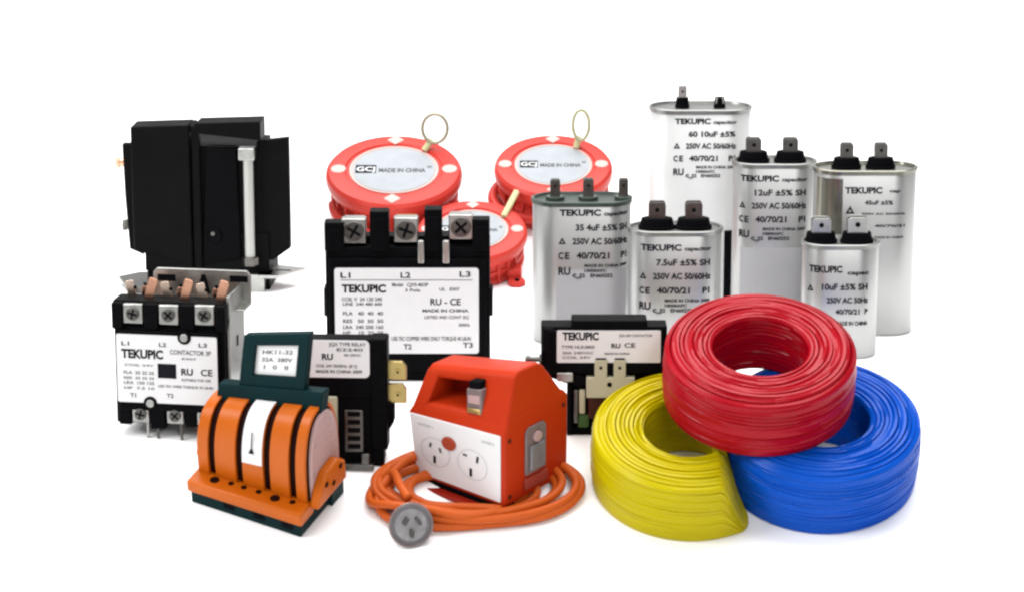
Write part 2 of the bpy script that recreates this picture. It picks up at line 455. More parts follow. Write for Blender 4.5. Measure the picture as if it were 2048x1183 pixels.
# ------------------------------------------------------------------ fish tape reels
def reel(u, vface, rad, T, label, eye, foot=False, handle=None):
    vb = vface+T*.835
    c = Ctx('fish_tape_reel', u, vb, label, 'fish tape reel', group='red fish tape reels')
    r = rad
    mb = MB()
    prof = [(0, 0), (r*.86, 0), (r*.93, 5), (r*.94, T*.14), (r*.88, T*.2), (r*.88, T*.32), (r*.935, T*.36), (r*.935, T*.42), (r*.90, T*.45), (r*.90, T*.6), (r*.965, T*.66)]
    prof += [(r*.99, T*.74), (r, T*.82), (r*.99, T*.92), (r*.95, T*.985), (r*.90, T), (r*.72, T), (r*.70, T-3), (0, T-3)]
    mb.lathe([(max(a, .01), b) for a, b in prof], n=96)
    c.part('case', mb, M_TAPE, smooth=28)
    mb = MB(); mb.lathe([(.01, T-4), (r*.65, T-4), (r*.65, T-1), (r*.62, T-1), (r*.615, T-2.2), (.01, T-2.2)], n=72)
    c.part('rim', mb, M_TAPEL)
    mb = MB(); mb.cyl((0, 0, T-2.4), r*.60, 1.2, n=72); lab = c.part('label', mb, M_SILV)
    it = [('#rect', -r*.56, -r*.10, r*.30, r*.22)]
    mp = lambda x, y: (x, y, T-1+.15)
    c.part('lettering', print_mesh(it, mp), M_INK, parent=lab)
    c.part('lettering', print_mesh([('GCJ', -r*.545, -r*.05, r*.27, r*.12)], lambda x, y: (x, y, T-.5)), M_WHITE, parent=lab)
    c.part('lettering', print_mesh([('MADE IN CHINA', -r*.22, -r*.07, r*.68, r*.10), ('o', r*.48, r*.05, r*.07, r*.07)], mp), M_GREYINK, parent=lab)
    for a in (0, 90, 180, 270):
        cx, cy = r*.81*math.cos(R(a)), r*.81*math.sin(R(a))
        mb = MB(); mb.cyl((cx, cy, T-1), r*.125 if a in (90, 270) else r*.11, 2.2, n=4 if a in (90, 270) else 20, sy=1.0)
        c.part('stud', mb, M_TAPEL, bevel=.6)
    # steel tape end with its pulling eye
    (x0, y0, x1, y1, zt, er, kind) = eye
    mb = MB(); mb.tube([(x0, y0, T), (x0+(x1-x0)*.3, y0+(y1-y0)*.3, T+5), (x1, y1, T+zt)], 6.5, n=8)
    st = c.part('tape_end', mb, M_PALEY)
    if er:
        mb = MB(); pts = []
        for i in range(40):
            t = 2*math.pi*i/40
            pts.append((x1+6*kind+er*kind*math.cos(t), y1+.3*er*math.sin(t), T+zt+er*1.0+er*math.sin(t)*1.15))
        mb.tube(pts, 3.8, n=8, closed=True); c.part('eye', mb, mat('wire_grey', (.33, .31, .22), .4, metal=.3) if kind == 1.0 else mat('cream_wire', (.36, .35, .22), .4), parent=st)
    # ribs round the case
    for a in range(-150, -20, 13):
        mb = MB(); mb.X = Matrix.Rotation(R(a), 4, 'Z')
        mb.box(r*.86, r*.955, -2.2, 2.2, T*.05, T*.64); c.part('rib', mb, M_TAPE, bevel=1)
    if foot:
        x, y = foot
        mb = MB(); mb.prism([(-12, 0), (14, -4), (20, -16), (8, -26), (-8, -24), (-16, -12)], 0, 14, 'z')
        mb.X = Matrix.Identity(4)
        for vv in mb.bm.verts: vv.co += Vector((x, y, 0))
        mb.box(x-14, x+12, y-4, y+20, 0, T*.4)
        f = c.part('foot', mb, M_TAPE, bevel=2)
        mb = MB(); mb.cyl((x+3, y-14, 14), 5, .8, n=16); c.part('hole', mb, M_DARK, parent=f)
    if handle:
        mb = MB(); t0, t1 = handle
        pts = [(r*(.92+.18*math.sin(math.pi*i/20))*math.cos(R(t0+(t1-t0)*i/20)), r*(.92+.18*math.sin(math.pi*i/20))*math.sin(R(t0+(t1-t0)*i/20)), T*.35) for i in range(21)]
        mb.tube(pts, 10, n=12); c.part('handle', mb, M_TAPE)
    return c
reel(790, 340, 136, 96, 'large red fish tape reel behind the big contactor, its round eye standing up', (58, 70, 74, 84, 18, 25, 1.0), handle=(195, 345))
reel(1106, 330, 118, 92, 'red fish tape reel behind the wide capacitor with a narrow pale eye', (46, 62, 52, 70, 22, 26, .62), handle=(170, 260))
reel(945, 458, 110, 76, 'lowest red fish tape reel half hidden by the big contactor, with a small red foot', (62, 44, 88, 112, 16, 0, 1), foot=(86, -76))

# ------------------------------------------------------------------ contactors
def screw_terminal(c, cx, cv, y, sx, sz, mplate, mscrew, cross=True, hr=.33, thick=10):
    z = c.Z(cv, y)
    mb = MB(); mb.box(cx-sx/2, cx+sx/2, y, y+thick, z-sz/2, z+sz/2)
    t = c.part('terminal', mb, mplate, bevel=2)
    r = sx*hr
    mb = MB(); mb.cyl((cx, y-4, z), r, 5, axis='y', n=24); s_ = c.part('screw', mb, mscrew, parent=t, bevel=1.2)
    mb = MB(); mb.X = Matrix.Translation((cx, 0, z)) @ Matrix.Rotation(R(random.uniform(10, 70)), 4, 'Y') @ Matrix.Translation((-cx, 0, -z))
    mb.box(cx-r*.75, cx+r*.75, y-4.8, y-3, z-r*.14, z+r*.14)
    if cross: mb.box(cx-r*.14, cx+r*.14, y-4.75, y-3, z-r*.75, z+r*.75)
    c.part('slot', mb, M_DARK, parent=t)
    return t

def label_plate(c, u0, u1, v0, v1, y, items, corner=6, gitems=(), notches=(), th=1.5):
    x0, x1, z0, z1 = c.X(u0), c.X(u1), c.Z(v1, y), c.Z(v0, y)
    k = corner; pts = []
    for cx, cz, a0 in ((x1-k, z1-k, 0), (x0+k, z1-k, 90), (x0+k, z0+k, 180), (x1-k, z0+k, 270)):
        for i in range(6): a = R(a0+90*i/5); pts.append((cx+k*math.cos(a), cz+k*math.sin(a)))
    mb = MB(); mb.prism(pts, y-th, y)
    lab = c.part('label', mb, M_WHITE)
    mp = lambda x, z: (x, y-th-.4, z)
    def cv(its):
        out = []
        for it in its:
            if it[0] == '#rect': out.append(('#rect', c.X(it[1]), c.Z(it[2], y), it[3], it[4]))
            elif it[0] == '#ring': out.append(('#ring', c.X(it[1]), c.Z(it[2], y), it[3], it[4]))
            else: out.append((it[0], c.X(it[1]), c.Z(it[2], y), it[3], it[4]))
        return out
    if items: c.part('lettering', print_mesh(cv(items), mp), M_INK, parent=lab)
    if gitems: c.part('fine_print', print_mesh(cv(gitems), mp), M_GREYINK, parent=lab)
    return lab

# large three-pole contactor
c = Ctx('contactor', 817, 762, 'large black three-pole contactor with a wide white label, in front of the red reels', 'contactor')
D = 120
mb = MB()
mb.box(c.X(654), c.X(980), 4, D, 0, c.Z(498))
mb.box(c.X(660), c.X(974), -2, 6, c.Z(742), c.Z(520))
body = c.part('body', mb, M_BLACK, bevel=3)
for (a, b, t, y) in ((653, 692, 450, 0), (743, 781, 428, -2), (851, 886, 424, -2), (945, 980, 444, 0)):
    mb = MB(); mb.box(c.X(a), c.X(b), y, 38, c.Z(505), c.Z(t)); mb.box(c.X(a)+6, c.X(b)-6, y-2, y+2, c.Z(505), c.Z(t)-14)
    c.part('barrier', mb, M_BLACK, bevel=2.5)
mb = MB(); mb.box(c.X(690), c.X(946), 38, D-40, c.Z(505), c.Z(474, 38)); c.part('terminal_block', mb, M_BLACK, bevel=2)
for cu_, cv_ in ((711, 466), (814, 464), (923, 458)):
    screw_terminal(c, c.X(cu_), cv_, 10, 48, 50, M_STEEL, M_DSTEEL, hr=.42, thick=26)
    mb = MB(); mb.box(c.X(cu_)-20, c.X(cu_)+20, 12, 60, c.Z(cv_-22, 30), c.Z(cv_-26, 30)); c.part('clamp', mb, M_BRASS if cu_ == 814 else M_STEEL, bevel=1)
for a, b in ((838, 850), (887, 900)):
    mb = MB(); mb.box(c.X(a), c.X(b), -6, 4, c.Z(528), c.Z(484)); c.part('spring_guide', mb, M_STEEL if a else M_WHITE, bevel=2)
for x0 in (c.X(648), c.X(978)):
    mb = MB(); mb.box(x0, x0+8, 30, 70, c.Z(640), c.Z(585)); c.part('lug', mb, M_BLACK, bevel=2)
label_plate(c, 672, 958, 538, 706, -2,
    [('L1', 684, 557, 20, 11), ('L2', 803, 557, 20, 11), ('L3', 920, 555, 22, 11), ('TEKUPIC', 686, 585, 88, 15), ('RU - CE', 862, 610, 60, 13),
     ('T2', 808, 697, 16, 10), ('T3', 926, 694, 20, 10)],
    gitems=[('Model   CJX9-40/3P', 786, 574, 72, 7), ('3 Pole', 812, 584, 30, 6), ('UL   E307', 880, 582, 40, 6), ('COIL V  24 120 240', 686, 602, 80, 7), ('LINE  240 480 600', 688, 611, 78, 6),
            ('FLA   40  40  40', 688, 630, 80, 7), ('RES   50  50  50', 688, 645, 80, 7), ('LRA  240 200 160', 688, 657, 80, 7), ('HP    10  20  25', 688, 668, 80, 7),
            ('MADE IN CHINA', 846, 624, 92, 6), ('LISTED IND CONT EQ', 850, 637, 88, 6), ('50/60Hz', 918, 652, 22, 6), ('#rect', 684, 562, 262, 1.4),
            ('USE 75C COPPER WIRE ONLY TORQUE 40 LB-IN', 784, 680, 158, 8)])

# left contactor
c = Ctx('contactor', 340, 880, 'left black three-pole contactor with metal mounting plate on top and grey side', 'contactor', yaw=R(-9), tilt=0)
D = 150
mb = MB()
mb.box(c.X(229), c.X(455), 8, D, c.Z(850), c.Z(660)); mb.box(c.X(226), c.X(452), 14, 70, c.Z(662), c.Z(606, 14))
mb.box(c.X(238), c.X(445), -2, 10, c.Z(822), c.Z(664))
for a, b in ((226, 250), (292, 322), (366, 396), (438, 458)):
    mb.box(c.X(a), c.X(b), 2, 70, c.Z(664), c.Z(612, 2))
body = c.part('body', mb, M_BLACK, bevel=3)
mb = MB()
for a, b, vb_ in ((236, 262, 852), (300, 332, 858), (372, 396, 852), (430, 452, 850)): mb.box(c.X(a), c.X(b), 0, 60, c.Z(vb_), c.Z(812))
c.part('lower_barrier', mb, M_BLACK, bevel=3)
mb = MB(); mb.box(c.X(456), c.X(462), 26, D-6, c.Z(800), c.Z(590, 30)); side = c.part('side_plate', mb, M_STEEL, bevel=1)
mb = MB(); mb.box(c.X(462), c.X(463), 80, 88, c.Z(690, 60), c.Z(670, 60)); c.part('hole', mb, M_DARK, parent=side)
# mounting plate, standing at the back
yb = D-10
mb = MB(); z0, z1 = c.Z(600, yb), c.Z(534, yb); x0, x1 = c.X(276), c.X(478)
mb.prism([(x0, z0), (x1, z0), (x1, z1-8), (x1-8, z1), (x0+8, z1), (x0, z1-8)], yb, yb+4); mb.box(x0, x1, yb-60, yb, z0, z0+4)
pl = c.part('mounting_plate', mb, M_STEEL, bevel=1)
for (a, b, v0, v1) in ((284, 322, 546, 560), (434, 472, 544, 557)):
    mb = MB(); mb.box(c.X(a), c.X(b), yb-1, yb+1, c.Z(v1, yb), c.Z(v0, yb)); c.part('slot', mb, M_DARK, parent=pl, bevel=3)
mb = MB(); mb.prism([(c.X(366), c.Z(582, yb)), (c.X(394), c.Z(582, yb)), (c.X(384), c.Z(544, yb)), (c.X(376), c.Z(544, yb))], yb-1, yb+1); c.part('notch', mb, M_DARK, parent=pl)
for cu_, cv_ in ((270, 632), (343, 632), (416, 630)):
    screw_terminal(c, c.X(cu_), cv_, 4, 40, 40, M_STEEL, M_DSTEEL, hr=.34, thick=40)
    for k_, (dx, dv) in enumerate(((16, -8), (-10, -2), (4, 8))):
        xx = c.X(cu_)+dx; yy = 44+18*k_
        mb = MB(); mb.X = Matrix.Translation((xx, 0, c.Z(618, yy))) @ Matrix.Rotation(R((16, -14, 4)[k_]), 4, 'Y')
        tp = c.Z(566+dv, yy)-c.Z(618, yy)
        mb.prism([(-9, 0), (9, 0), (9, tp-3), (6, tp), (-6, tp), (-9, tp-3)], yy, yy+3)
        q = c.part('blade', mb, (M_COPPER, mat('pale_copper', (.85, .62, .50), .25, metal=1, noise=.3), M_COPPER)[k_], bevel=.4)
        mb = MB(); mb.cyl((xx, yy-.8, c.Z(580+dv, yy)), 4, .5, axis='y', n=12); c.part('hole', mb, M_DARK, parent=q)
label_plate(c, 236, 442, 672, 806, -2,
    [('L1', 247, 694, 16, 8), ('L2', 324, 694, 15, 8), ('L3', 405, 692, 17, 8), ('TEKUPIC', 246, 718, 86, 17), ('#rect', 320, 756, 38, 30), ('RU', 368, 748, 24, 13), ('CE', 408, 748, 24, 13), ('T1', 262, 796, 12, 8), ('T2', 337, 794, 14, 8)],
    gitems=[('CONTACTOR 3P', 346, 708, 84, 9), ('E307', 370, 718, 30, 4), ('COIL 24V', 252, 734, 60, 4), ('FLA  25 25 25', 250, 750, 62, 6), ('RES  35 35 35', 250, 760, 62, 5), ('LRA  150 125', 250, 770, 62, 6), ('HP  7.5 10', 250, 780, 62, 5),
            ('SUITABLE FOR USE', 368, 760, 60, 5), ('USE 75C WIRE TORQUE 35 LB-IN', 320, 774, 112, 5)], corner=4)
for uu, vv in ((376, 674), (303, 806)):
    mb = MB(); mb.cyl((c.X(uu), -5, c.Z(vv)), 14, 6, axis='y', n=24); b_ = c.part('boss', mb, M_BLACK, bevel=1)
    mb = MB(); mb.cyl((c.X(uu), -8, c.Z(vv)), 8, 4, axis='y', n=20); c.part('screw', mb, M_STEEL, parent=b_, bevel=1)
for cu_ in (281, 352, 414):
    screw_terminal(c, c.X(cu_), 830, 0, 34, 34, M_STEEL, M_DSTEEL, hr=.36, thick=30)
for i_, cu_ in enumerate((294, 315, 363)):
    mb = MB(); mb.box(c.X(cu_)-2.5, c.X(cu_)+2.5, 4, 9, 0, c.Z(840)); c.part('pin', mb, M_STEEL if i_ == 0 else M_DSTEEL, bevel=.8)

# middle relay behind the knife switch
c = Ctx('relay', 680, 938, 'black relay with rounded white label and two brass tabs, behind the orange knife switch', 'relay', yaw=R(-3), tilt=0)
D = 58
mb = MB()
mb.box(c.X(588), c.X(772), 10, D, c.Z(800), c.Z(684)); mb.box(c.X(600), c.X(768), 14, D, 0, c.Z(796))
mb.box(c.X(742), c.X(776), 6, D, c.Z(900), c.Z(681)); mb.prism([(c.X(766), c.Z(800)), (c.X(788), c.Z(815)), (c.X(788), c.Z(848)), (c.X(768), c.Z(880))], 20, D-6)
body = c.part('housing', mb, M_BLACK, bevel=4)
label_plate(c, 596, 741, 682, 755, 10,
    [('RU', 646, 720, 22, 12)],
    gitems=[('JQX TYPE RELAY', 660, 693, 74, 7), ('E2240', 676, 703, 52, 6), ('30A 250VAC', 690, 713, 34, 5), ('COIL 24V 50/60Hz', 634, 735, 62, 6), ('HP 1/2', 700, 736, 16, 7), ('MADE IN CHINA 2009', 634, 746, 92, 6)], corner=10)
mb = MB(); mb.box(c.X(690), c.X(727), 8, 20, c.Z(905), c.Z(822)); g = c.part('grille', mb, M_DSTEEL, bevel=1.5)
for k_ in range(5):
    mb = MB(); mb.box(c.X(696), c.X(721), 6.5, 9, c.Z(898-16*k_), c.Z(889-16*k_)); c.part('opening', mb, M_DARK, parent=g)
mb = MB(); mb.box(c.X(652), c.X(676), 6, 16, c.Z(868), c.Z(795)); c.part('clip', mb, M_CREAM, bevel=3)
mb = MB(); mb.box(c.X(684), c.X(748), -6, 30, 0, c.Z(926)); mb.box(c.X(724), c.X(740), -8, 10, c.Z(926), c.Z(904)); c.part('foot', mb, M_DSTEEL, bevel=2)
for v0, v1 in ((722, 758), (766, 804)):
    mb = MB(); x0, x1 = c.X(772), c.X(812); mb.prism([(x0, c.Z(v1, 30)), (x1, c.Z(v1, 30)), (x1, c.Z(v0+10, 30)), (x1-8, c.Z(v0, 30)), (x0, c.Z(v0, 30))], 30, 42)
    t = c.part('terminal', mb, M_BRASS, bevel=1.5)
    mb = MB(); mb.cyl((c.X(795), 27, c.Z((v0+v1)/2+2, 30)), 6, 4, axis='y', n=16); c.part('screw', mb, M_BRASS, parent=t)
    mb = MB(); mb.cyl((c.X(795), 26.5, c.Z((v0+v1)/2+2, 30)), 2.5, 1, axis='y', n=10); c.part('hole', mb, M_DARK, parent=t)

# right relay behind the coils
c = Ctx('relay', 1205, 874, 'black relay with two white spade tabs on a cream block, behind the yellow coil', 'relay', tilt=0)
D = 62
mb = MB()
mb.box(c.X(1082), c.X(1332), 6, D, c.Z(752), c.Z(656)); mb.box(c.X(1142), c.X(1292), 0, D-8, c.Z(664), c.Z(643)); mb.box(c.X(1094), c.X(1324), 0, 8, c.Z(748), c.Z(662))
mb.prism([(c.X(1094), c.Z(754)), (c.X(1088), c.Z(735)), (c.X(1150), c.Z(735)), (c.X(1150), c.Z(768)), (c.X(1128), c.Z(768))], 6, D-12)
mb.box(c.X(1136), c.X(1330), 22, D, 0, c.Z(745)); mb.box(c.X(1136), c.X(1330), 12, D, 0, c.Z(858))
mb.box(c.X(1134), c.X(1145), 10, D, 0, c.Z(760))
c.part('housing', mb, M_BLACK, bevel=3)
mb = MB(); mb.box(c.X(1084), c.X(1108), 2, 12, c.Z(705), c.Z(658)); c.part('side_clip', mb, M_BLACKG, bevel=4)
label_plate(c, 1113, 1319, 662, 725, 0,
    [('TEKUPIC', 1124, 680, 72, 15), ('RU', 1221, 696, 18, 9), ('CE', 1247, 695, 22, 9)],
    gitems=[('TYPE HLR3800', 1122, 697, 66, 6), ('30A 240VAC', 1124, 708, 62, 5), ('COIL 24V', 1124, 717, 56, 5), ('MADE IN CHINA', 1208, 709, 50, 4), ('JQX-30F CONTACTOR', 1236, 674, 66, 5)], corner=3)
for a, b in ((1188, 1213), (1226, 1250)):
    mb = MB(); mb.box(c.X(a), c.X(b), -6, -3, c.Z(756), c.Z(719)); t = c.part('tab', mb, M_CREAM, bevel=1)
    mb = MB(); mb.cyl(((c.X(a)+c.X(b))/2, -6.6, c.Z(734)), 3.2, .5, axis='y', n=14); c.part('hole', mb, M_DARK, parent=t)
    mb = MB(); mb.box(c.X(a)+2, c.X(b)-2, -4, 2, c.Z(719), c.Z(716)); c.part('clip', mb, M_DARK, parent=t)
mb = MB(); mb.box(c.X(1172), c.X(1268), -6, 24, c.Z(794), c.Z(753)); t = c.part('block', mb, M_CREAM, bevel=2)
mb = MB(); mb.cyl((c.X(1218), -6.6, c.Z(767)), 5, .5, axis='y', n=14); c.part('hole', mb, M_DARK, parent=t)
mb = MB(); mb.box(c.X(1176), c.X(1250), 4, 26, c.Z(838), c.Z(795)); c.part('coil_bobbin', mb, M_BROWN, bevel=3)
mb = MB(); mb.box(c.X(1158), c.X(1170), 2, 14, c.Z(828), c.Z(780)); c.part('spring', mb, M_CREAM, bevel=3)
mb = MB(); mb.box(c.X(1148), c.X(1156), 2, 14, c.Z(846), c.Z(780)); c.part('bracket', mb, M_DSTEEL, bevel=2)
mb = MB(); mb.box(c.X(1156), c.X(1178), 4, 16, c.Z(856), c.Z(830)); c.part('bushing', mb, M_LGREEN, bevel=4)
mb = MB(); mb.box(c.X(1114), c.X(1146), -2, 10, c.Z(763), c.Z(745)); c.part('clamp', mb, M_STEEL, bevel=2)
mb = MB(); mb.cyl((c.X(1158), 0, c.Z(762)), 13, 10, axis='y', n=20); c.part('knob', mb, M_BLACK, bevel=2)
mb = MB(); mb.cyl((c.X(1050), 20, c.Z(718, 20)), 5.5, 40, axis='x', n=16); mb.cyl((c.X(1052), 20, c.Z(718, 20)), 8.5, 8, axis='x', n=16); mb.cyl((c.X(1078), 20, c.Z(718, 20)), 11, 7, axis='x', n=6)
c.part('stud', mb, M_DSTEEL, bevel=.8)

# ------------------------------------------------------------------ transformer
c = Ctx('transformer', 420, 582, 'tall matt black transformer with a light metal tie rod, behind the left contactor', 'transformer', yaw=R(-4))
D = 150
mb = MB()
mb.box(c.X(290), c.X(526), 22, D, 6, c.Z(300)); mb.box(c.X(300), c.X(538), 18, D-10, 0, c.Z(470))
c.part('core', mb, M_BLACKG, bevel=2)
mb = MB(); mb.prism([(c.X(268), c.Z(505)), (c.X(385), c.Z(530)), (c.X(385), c.Z(256)), (c.X(268), c.Z(261))], 2, 70)
mb.box(c.X(290), c.X(386), 3, 40, c.Z(545), c.Z(480)); c.part('front_cover', mb, M_BLACKG, bevel=3)
mb = MB(); mb.box(c.X(388), c.X(404), 8, 30, c.Z(540), c.Z(262)); mb.prism([(c.X(386), c.Z(272)), (c.X(527), c.Z(285)), (c.X(527), c.Z(248)), (c.X(398), c.Z(253)), (c.X(393), c.Z(260)), (c.X(386), c.Z(256))], 6, 70)
c.part('top_cover', mb, M_BLACKG, bevel=2)
mb = MB(); mb.prism([(c.X(402), c.Z(535)), (c.X(484), c.Z(520)), (c.X(478), c.Z(300)), (c.X(415), c.Z(300))], 14, 40); mb.cyl((c.X(430), 10, c.Z(475)), 16, 8, axis='y', n=28)
wd = c.part('winding', mb, M_BLACK, bevel=8)
mb = MB(); mb.cyl((c.X(427), 8, c.Z(470)), 4, 4, axis='y', n=12); c.part('rivet', mb, M_DSTEEL, parent=wd)
mb = MB(); mb.prism([(c.X(516), c.Z(522)), (c.X(545), c.Z(524)), (c.X(580), c.Z(500)), (c.X(580), c.Z(282)), (c.X(516), c.Z(290))], 24, 44)
c.part('end_plate', mb, M_BLACKG, bevel=2)
mb = MB(); mb.prism([(c.X(252), c.Z(500, 40)), (c.X(280), c.Z(512, 40)), (c.X(280), c.Z(292, 40)), (c.X(243), c.Z(292, 40)), (c.X(246), c.Z(400, 40))], 40, 60)
c.part('end_plate', mb, M_BLACKG, bevel=2)
mb = MB(); mb.cyl((c.X(502), 4, c.Z(520)), 10, c.Z(322)-c.Z(520), n=20); rod = c.part('tie_rod', mb, mat('pale_zinc', (.40, .40, .38), .35, metal=.3, noise=.08))
mb = MB(); mb.box(c.X(484), c.X(516), -8, 18, c.Z(322), c.Z(298)); c.part('nut', mb, M_STEEL, parent=rod, bevel=2)
mb = MB(); mb.cyl((c.X(502), 4, c.Z(530)), 17, 18, n=6); c.part('nut', mb, M_DSTEEL, parent=rod, bevel=1.5)
for (vv, m_) in ((328, M_COPPER), (452, M_DSTEEL)):
    mb = MB(); xx = c.X(228 if vv < 400 else 238); mb.cyl((xx, 50, c.Z(vv, 50)), 9, 30, axis='x', n=16); mb.cyl((xx, 50, c.Z(vv, 50)), 12, 9, axis='x', n=6)
    c.part('terminal', mb, m_, bevel=1)
mb = MB(); mb.prism([(c.X(226), 50), (c.X(262), 90), (c.X(330), 90), (c.X(330), -36), (c.X(262), -36)], 10, 16, 'z')
mb.box(c.X(280), c.X(330), -30, 80, 0, 10); c.part('foot', mb, M_DSTEEL, bevel=1)
mb = MB(); mb.prism([(c.X(505), 50), (c.X(520), -10), (c.X(556), -10), (c.X(604), 66), (c.X(520), 96)], 30, 36, 'z'); mb.box(c.X(500), c.X(530), 0, 80, 0, 30)
mb.box(c.X(500), c.X(545), -4, 40, 28, 36); ft = c.part('foot', mb, M_STEEL, bevel=1)
mb = MB(); mb.box(c.X(548), c.X(578), 34, 44, 35.2, 36); c.part('slot', mb, M_DARK, parent=ft)

# ------------------------------------------------------------------ knife switch (orange and green)
c = Ctx('knife_switch', 602, 1074, 'orange changeover knife switch with dark green handle and base, front left', 'knife switch', yaw=R(-26))
c.warp = lambda p: Vector((p.x, p.y, p.z*(1+.00085*min(0, p.x)*min(1, p.z/150))))
L = 254; W = 142
mb = MB(); mb.box(-L, 0, 0, W+6, 0, 32); mb.box(-30, 10, W-30, W+20, 0, 58)
base = c.part('base', mb, M_GREEN, bevel=2)
mb = MB()
for a in (-165, -95, -30): mb.box(a-13, a+13, -1, 4, 14, 26)
c.part('slot', mb, M_DARK, parent=base)
mb = MB(); mb.box(-L-6, 6, -6, 48, 32, 64); mb.box(-L-2, 2, 42, W, 32, 60)
led = c.part('ledge', mb, M_ORANGE, bevel=5)
for a, r_ in ((-L+46, 10), (-L+82, 6), (-L+112, 6), (-L+146, 6), (-68, 10), (-30, 6)):
    mb = MB(); mb.cyl((a, 20 if r_ > 8 else 24, 63), r_, 2, n=20); c.part('hole', mb, M_GROOVE, parent=led)
# barrel
cyb, czb, ry, rz = 100, 112, 70, 150
def _se(q): return math.copysign(abs(q)**.8, q)
def arc(ry_, rz_, n=28, a0=-28, a1=208):
    return [(cyb-ry_*_se(math.cos(R(a0+(a1-a0)*i/n))), czb+rz_*_se(math.sin(R(a0+(a1-a0)*i/n)))) for i in range(n+1)]
def barrel(x0, x1, o, name, m, parent=None, a0=-28, a1=208, o_in=None):
    mb = MB()
    if o_in is None: mb.prism(arc(ry+o, rz+o, a0=a0, a1=a1), x0, x1, 'x')
    else:
        A = arc(ry+o, rz+o, a0=a0, a1=a1); B = arc(ry+o_in, rz+o_in, a0=a0, a1=a1)[::-1]
        A = A+B; vs0 = [mb.v((x0, *p)) for p in A]; vs1 = [mb.v((x1, *p)) for p in A]; n = len(A); h = n//2
        for i in range(n): mb.f([vs0[i], vs0[(i+1) % n], vs1[(i+1) % n], vs1[i]])
        for i in range(h-1):
            mb.f([vs0[i], vs0[i+1], vs0[n-2-i], vs0[n-1-i]]); mb.f([vs1[i], vs1[i+1], vs1[n-2-i], vs1[n-1-i]])
    return c.part(name, mb, m, parent=parent, smooth=25, bevel=1.2 if m is M_ORANGE else 0)
drum = barrel(-L+2, -2, -9, 'drum', M_GROOVE)
segs = [(-L+2, -L+27), (-L+43, -L+91), (-L+107, -L+155), (-L+171, -L+214), (-L+230, -2)]
for i, (a, b) in enumerate(segs): barrel(a, b, 0, 'cover', M_ORANGE, o_in=-8)
o_ = barrel(segs[2][0]+1, segs[2][1]-1, 1.2, 'label', M_WHITE, a0=6, a1=105, o_in=.2)
mb = MB(); xx = (segs[2][0]+segs[2][1])/2
aa = R(20); yy_ = cyb-(ry+2)*_se(math.cos(aa)); zz_ = czb+(rz+2)*_se(math.sin(aa))
mb.X = Matrix.Translation((xx, yy_-1, zz_)) @ Matrix.Rotation(R(-10), 4, 'X'); mb.prism([(-6, -8), (6, -8), (0, 8)], -1, 0); mb.box(-1, 1, -1, 0, 8, 45)
c.part('arrow', mb, M_INK, parent=o_)
# right end: pale window and boss
mb = MB(); mb.prism([(p[0], p[1]) for p in arc(ry-14, rz-14)], -2, 6, 'x'); c.part('end_window', mb, M_PINK, bevel=2)
mb = MB(); mb.prism([(30, 56), (44, 96), (70, 122), (118, 126), (146, 104), (150, 56)], 4, 26, 'x'); bs = c.part('boss', mb, M_ORANGE, bevel=5)
for yy, zz in ((66, 98), (94, 82), (124, 104)):
    mb = MB(); mb.cyl((26, yy, zz), 6, 1.5, axis='x', n=16); c.part('hole', mb, M_GROOVE, parent=bs)
mb = MB(); mb.cyl((-L-10, 80, 110), 36, 14, axis='x', n=28); c.part('pivot', mb, M_ORANGE, bevel=4)
# handle: bar along the drum and a frame above it
mb = MB(); mb.X = Matrix.Translation((0, cyb+12, czb+rz-14)) @ Matrix.Rotation(R(-14), 4, 'X')
mb.box(-L+14, 2, -16, 16, -6, 42)
hd = c.part('handle', mb, M_GREEN, bevel=3)
mb = MB(); mb.X = Matrix.Translation((0, cyb+12, czb+rz-14)) @ Matrix.Rotation(R(-14), 4, 'X')
x0, x1 = -L+60, -42; z0, z1 = 40, 168
for q in ((x0, x0+30, z0, z1), (x1-24, x1, z0, z1), (x0+28, x1-22, z1-27, z1), (x0+28, x1-22, z0, z0+28)): mb.box(q[0], q[1], -10, 10, q[2], q[3])
c.part('grip_frame', mb, M_GREEN, parent=hd, bevel=2)
mb = MB(); mb.X = Matrix.Translation((0, cyb+12, czb+rz-14)) @ Matrix.Rotation(R(-14), 4, 'X'); mb.box(x0+28, x1-22, -2, 4, z0+24, z1-24)
pl = c.part('label', mb, M_WHITE, parent=hd)
def mp(x, z): return tuple((Matrix.Translation((0, cyb+12, czb+rz-14)) @ Matrix.Rotation(R(-14), 4, 'X')) @ Vector((x, -2.6, z)))
c.part('lettering', print_mesh([('HK11-32', x0+44, z0+78, 70, 9), ('32A  380V', x0+44, z0+60, 70, 9), ('I   0   II', x0+50, z0+42, 56, 9)], mp), M_GREYINK, parent=hd)

# ------------------------------------------------------------------ portable socket box
BT = R(-12)
pslope = slope(hit(1009, 1030)[0])
c = Ctx('socket_box', 1009, 1044, 'orange-red portable socket box with carrying handle, standing on its coiled cord', 'socket box', yaw=R(-39.6), tilt=pslope-R(13), lift=32)
c.warp = lambda p: Vector((p.x*1.09, p.y, p.z*.95*(1+.00082*min(0, p.x)*min(1, max(0, p.z)/250))))
L, W = 234, 200
prof_full = [(0, 0), (0, 168), (31, 290), (44, 300), (108, 296), (124, 286), (202, 190), (202, 0)]
mb = MB()
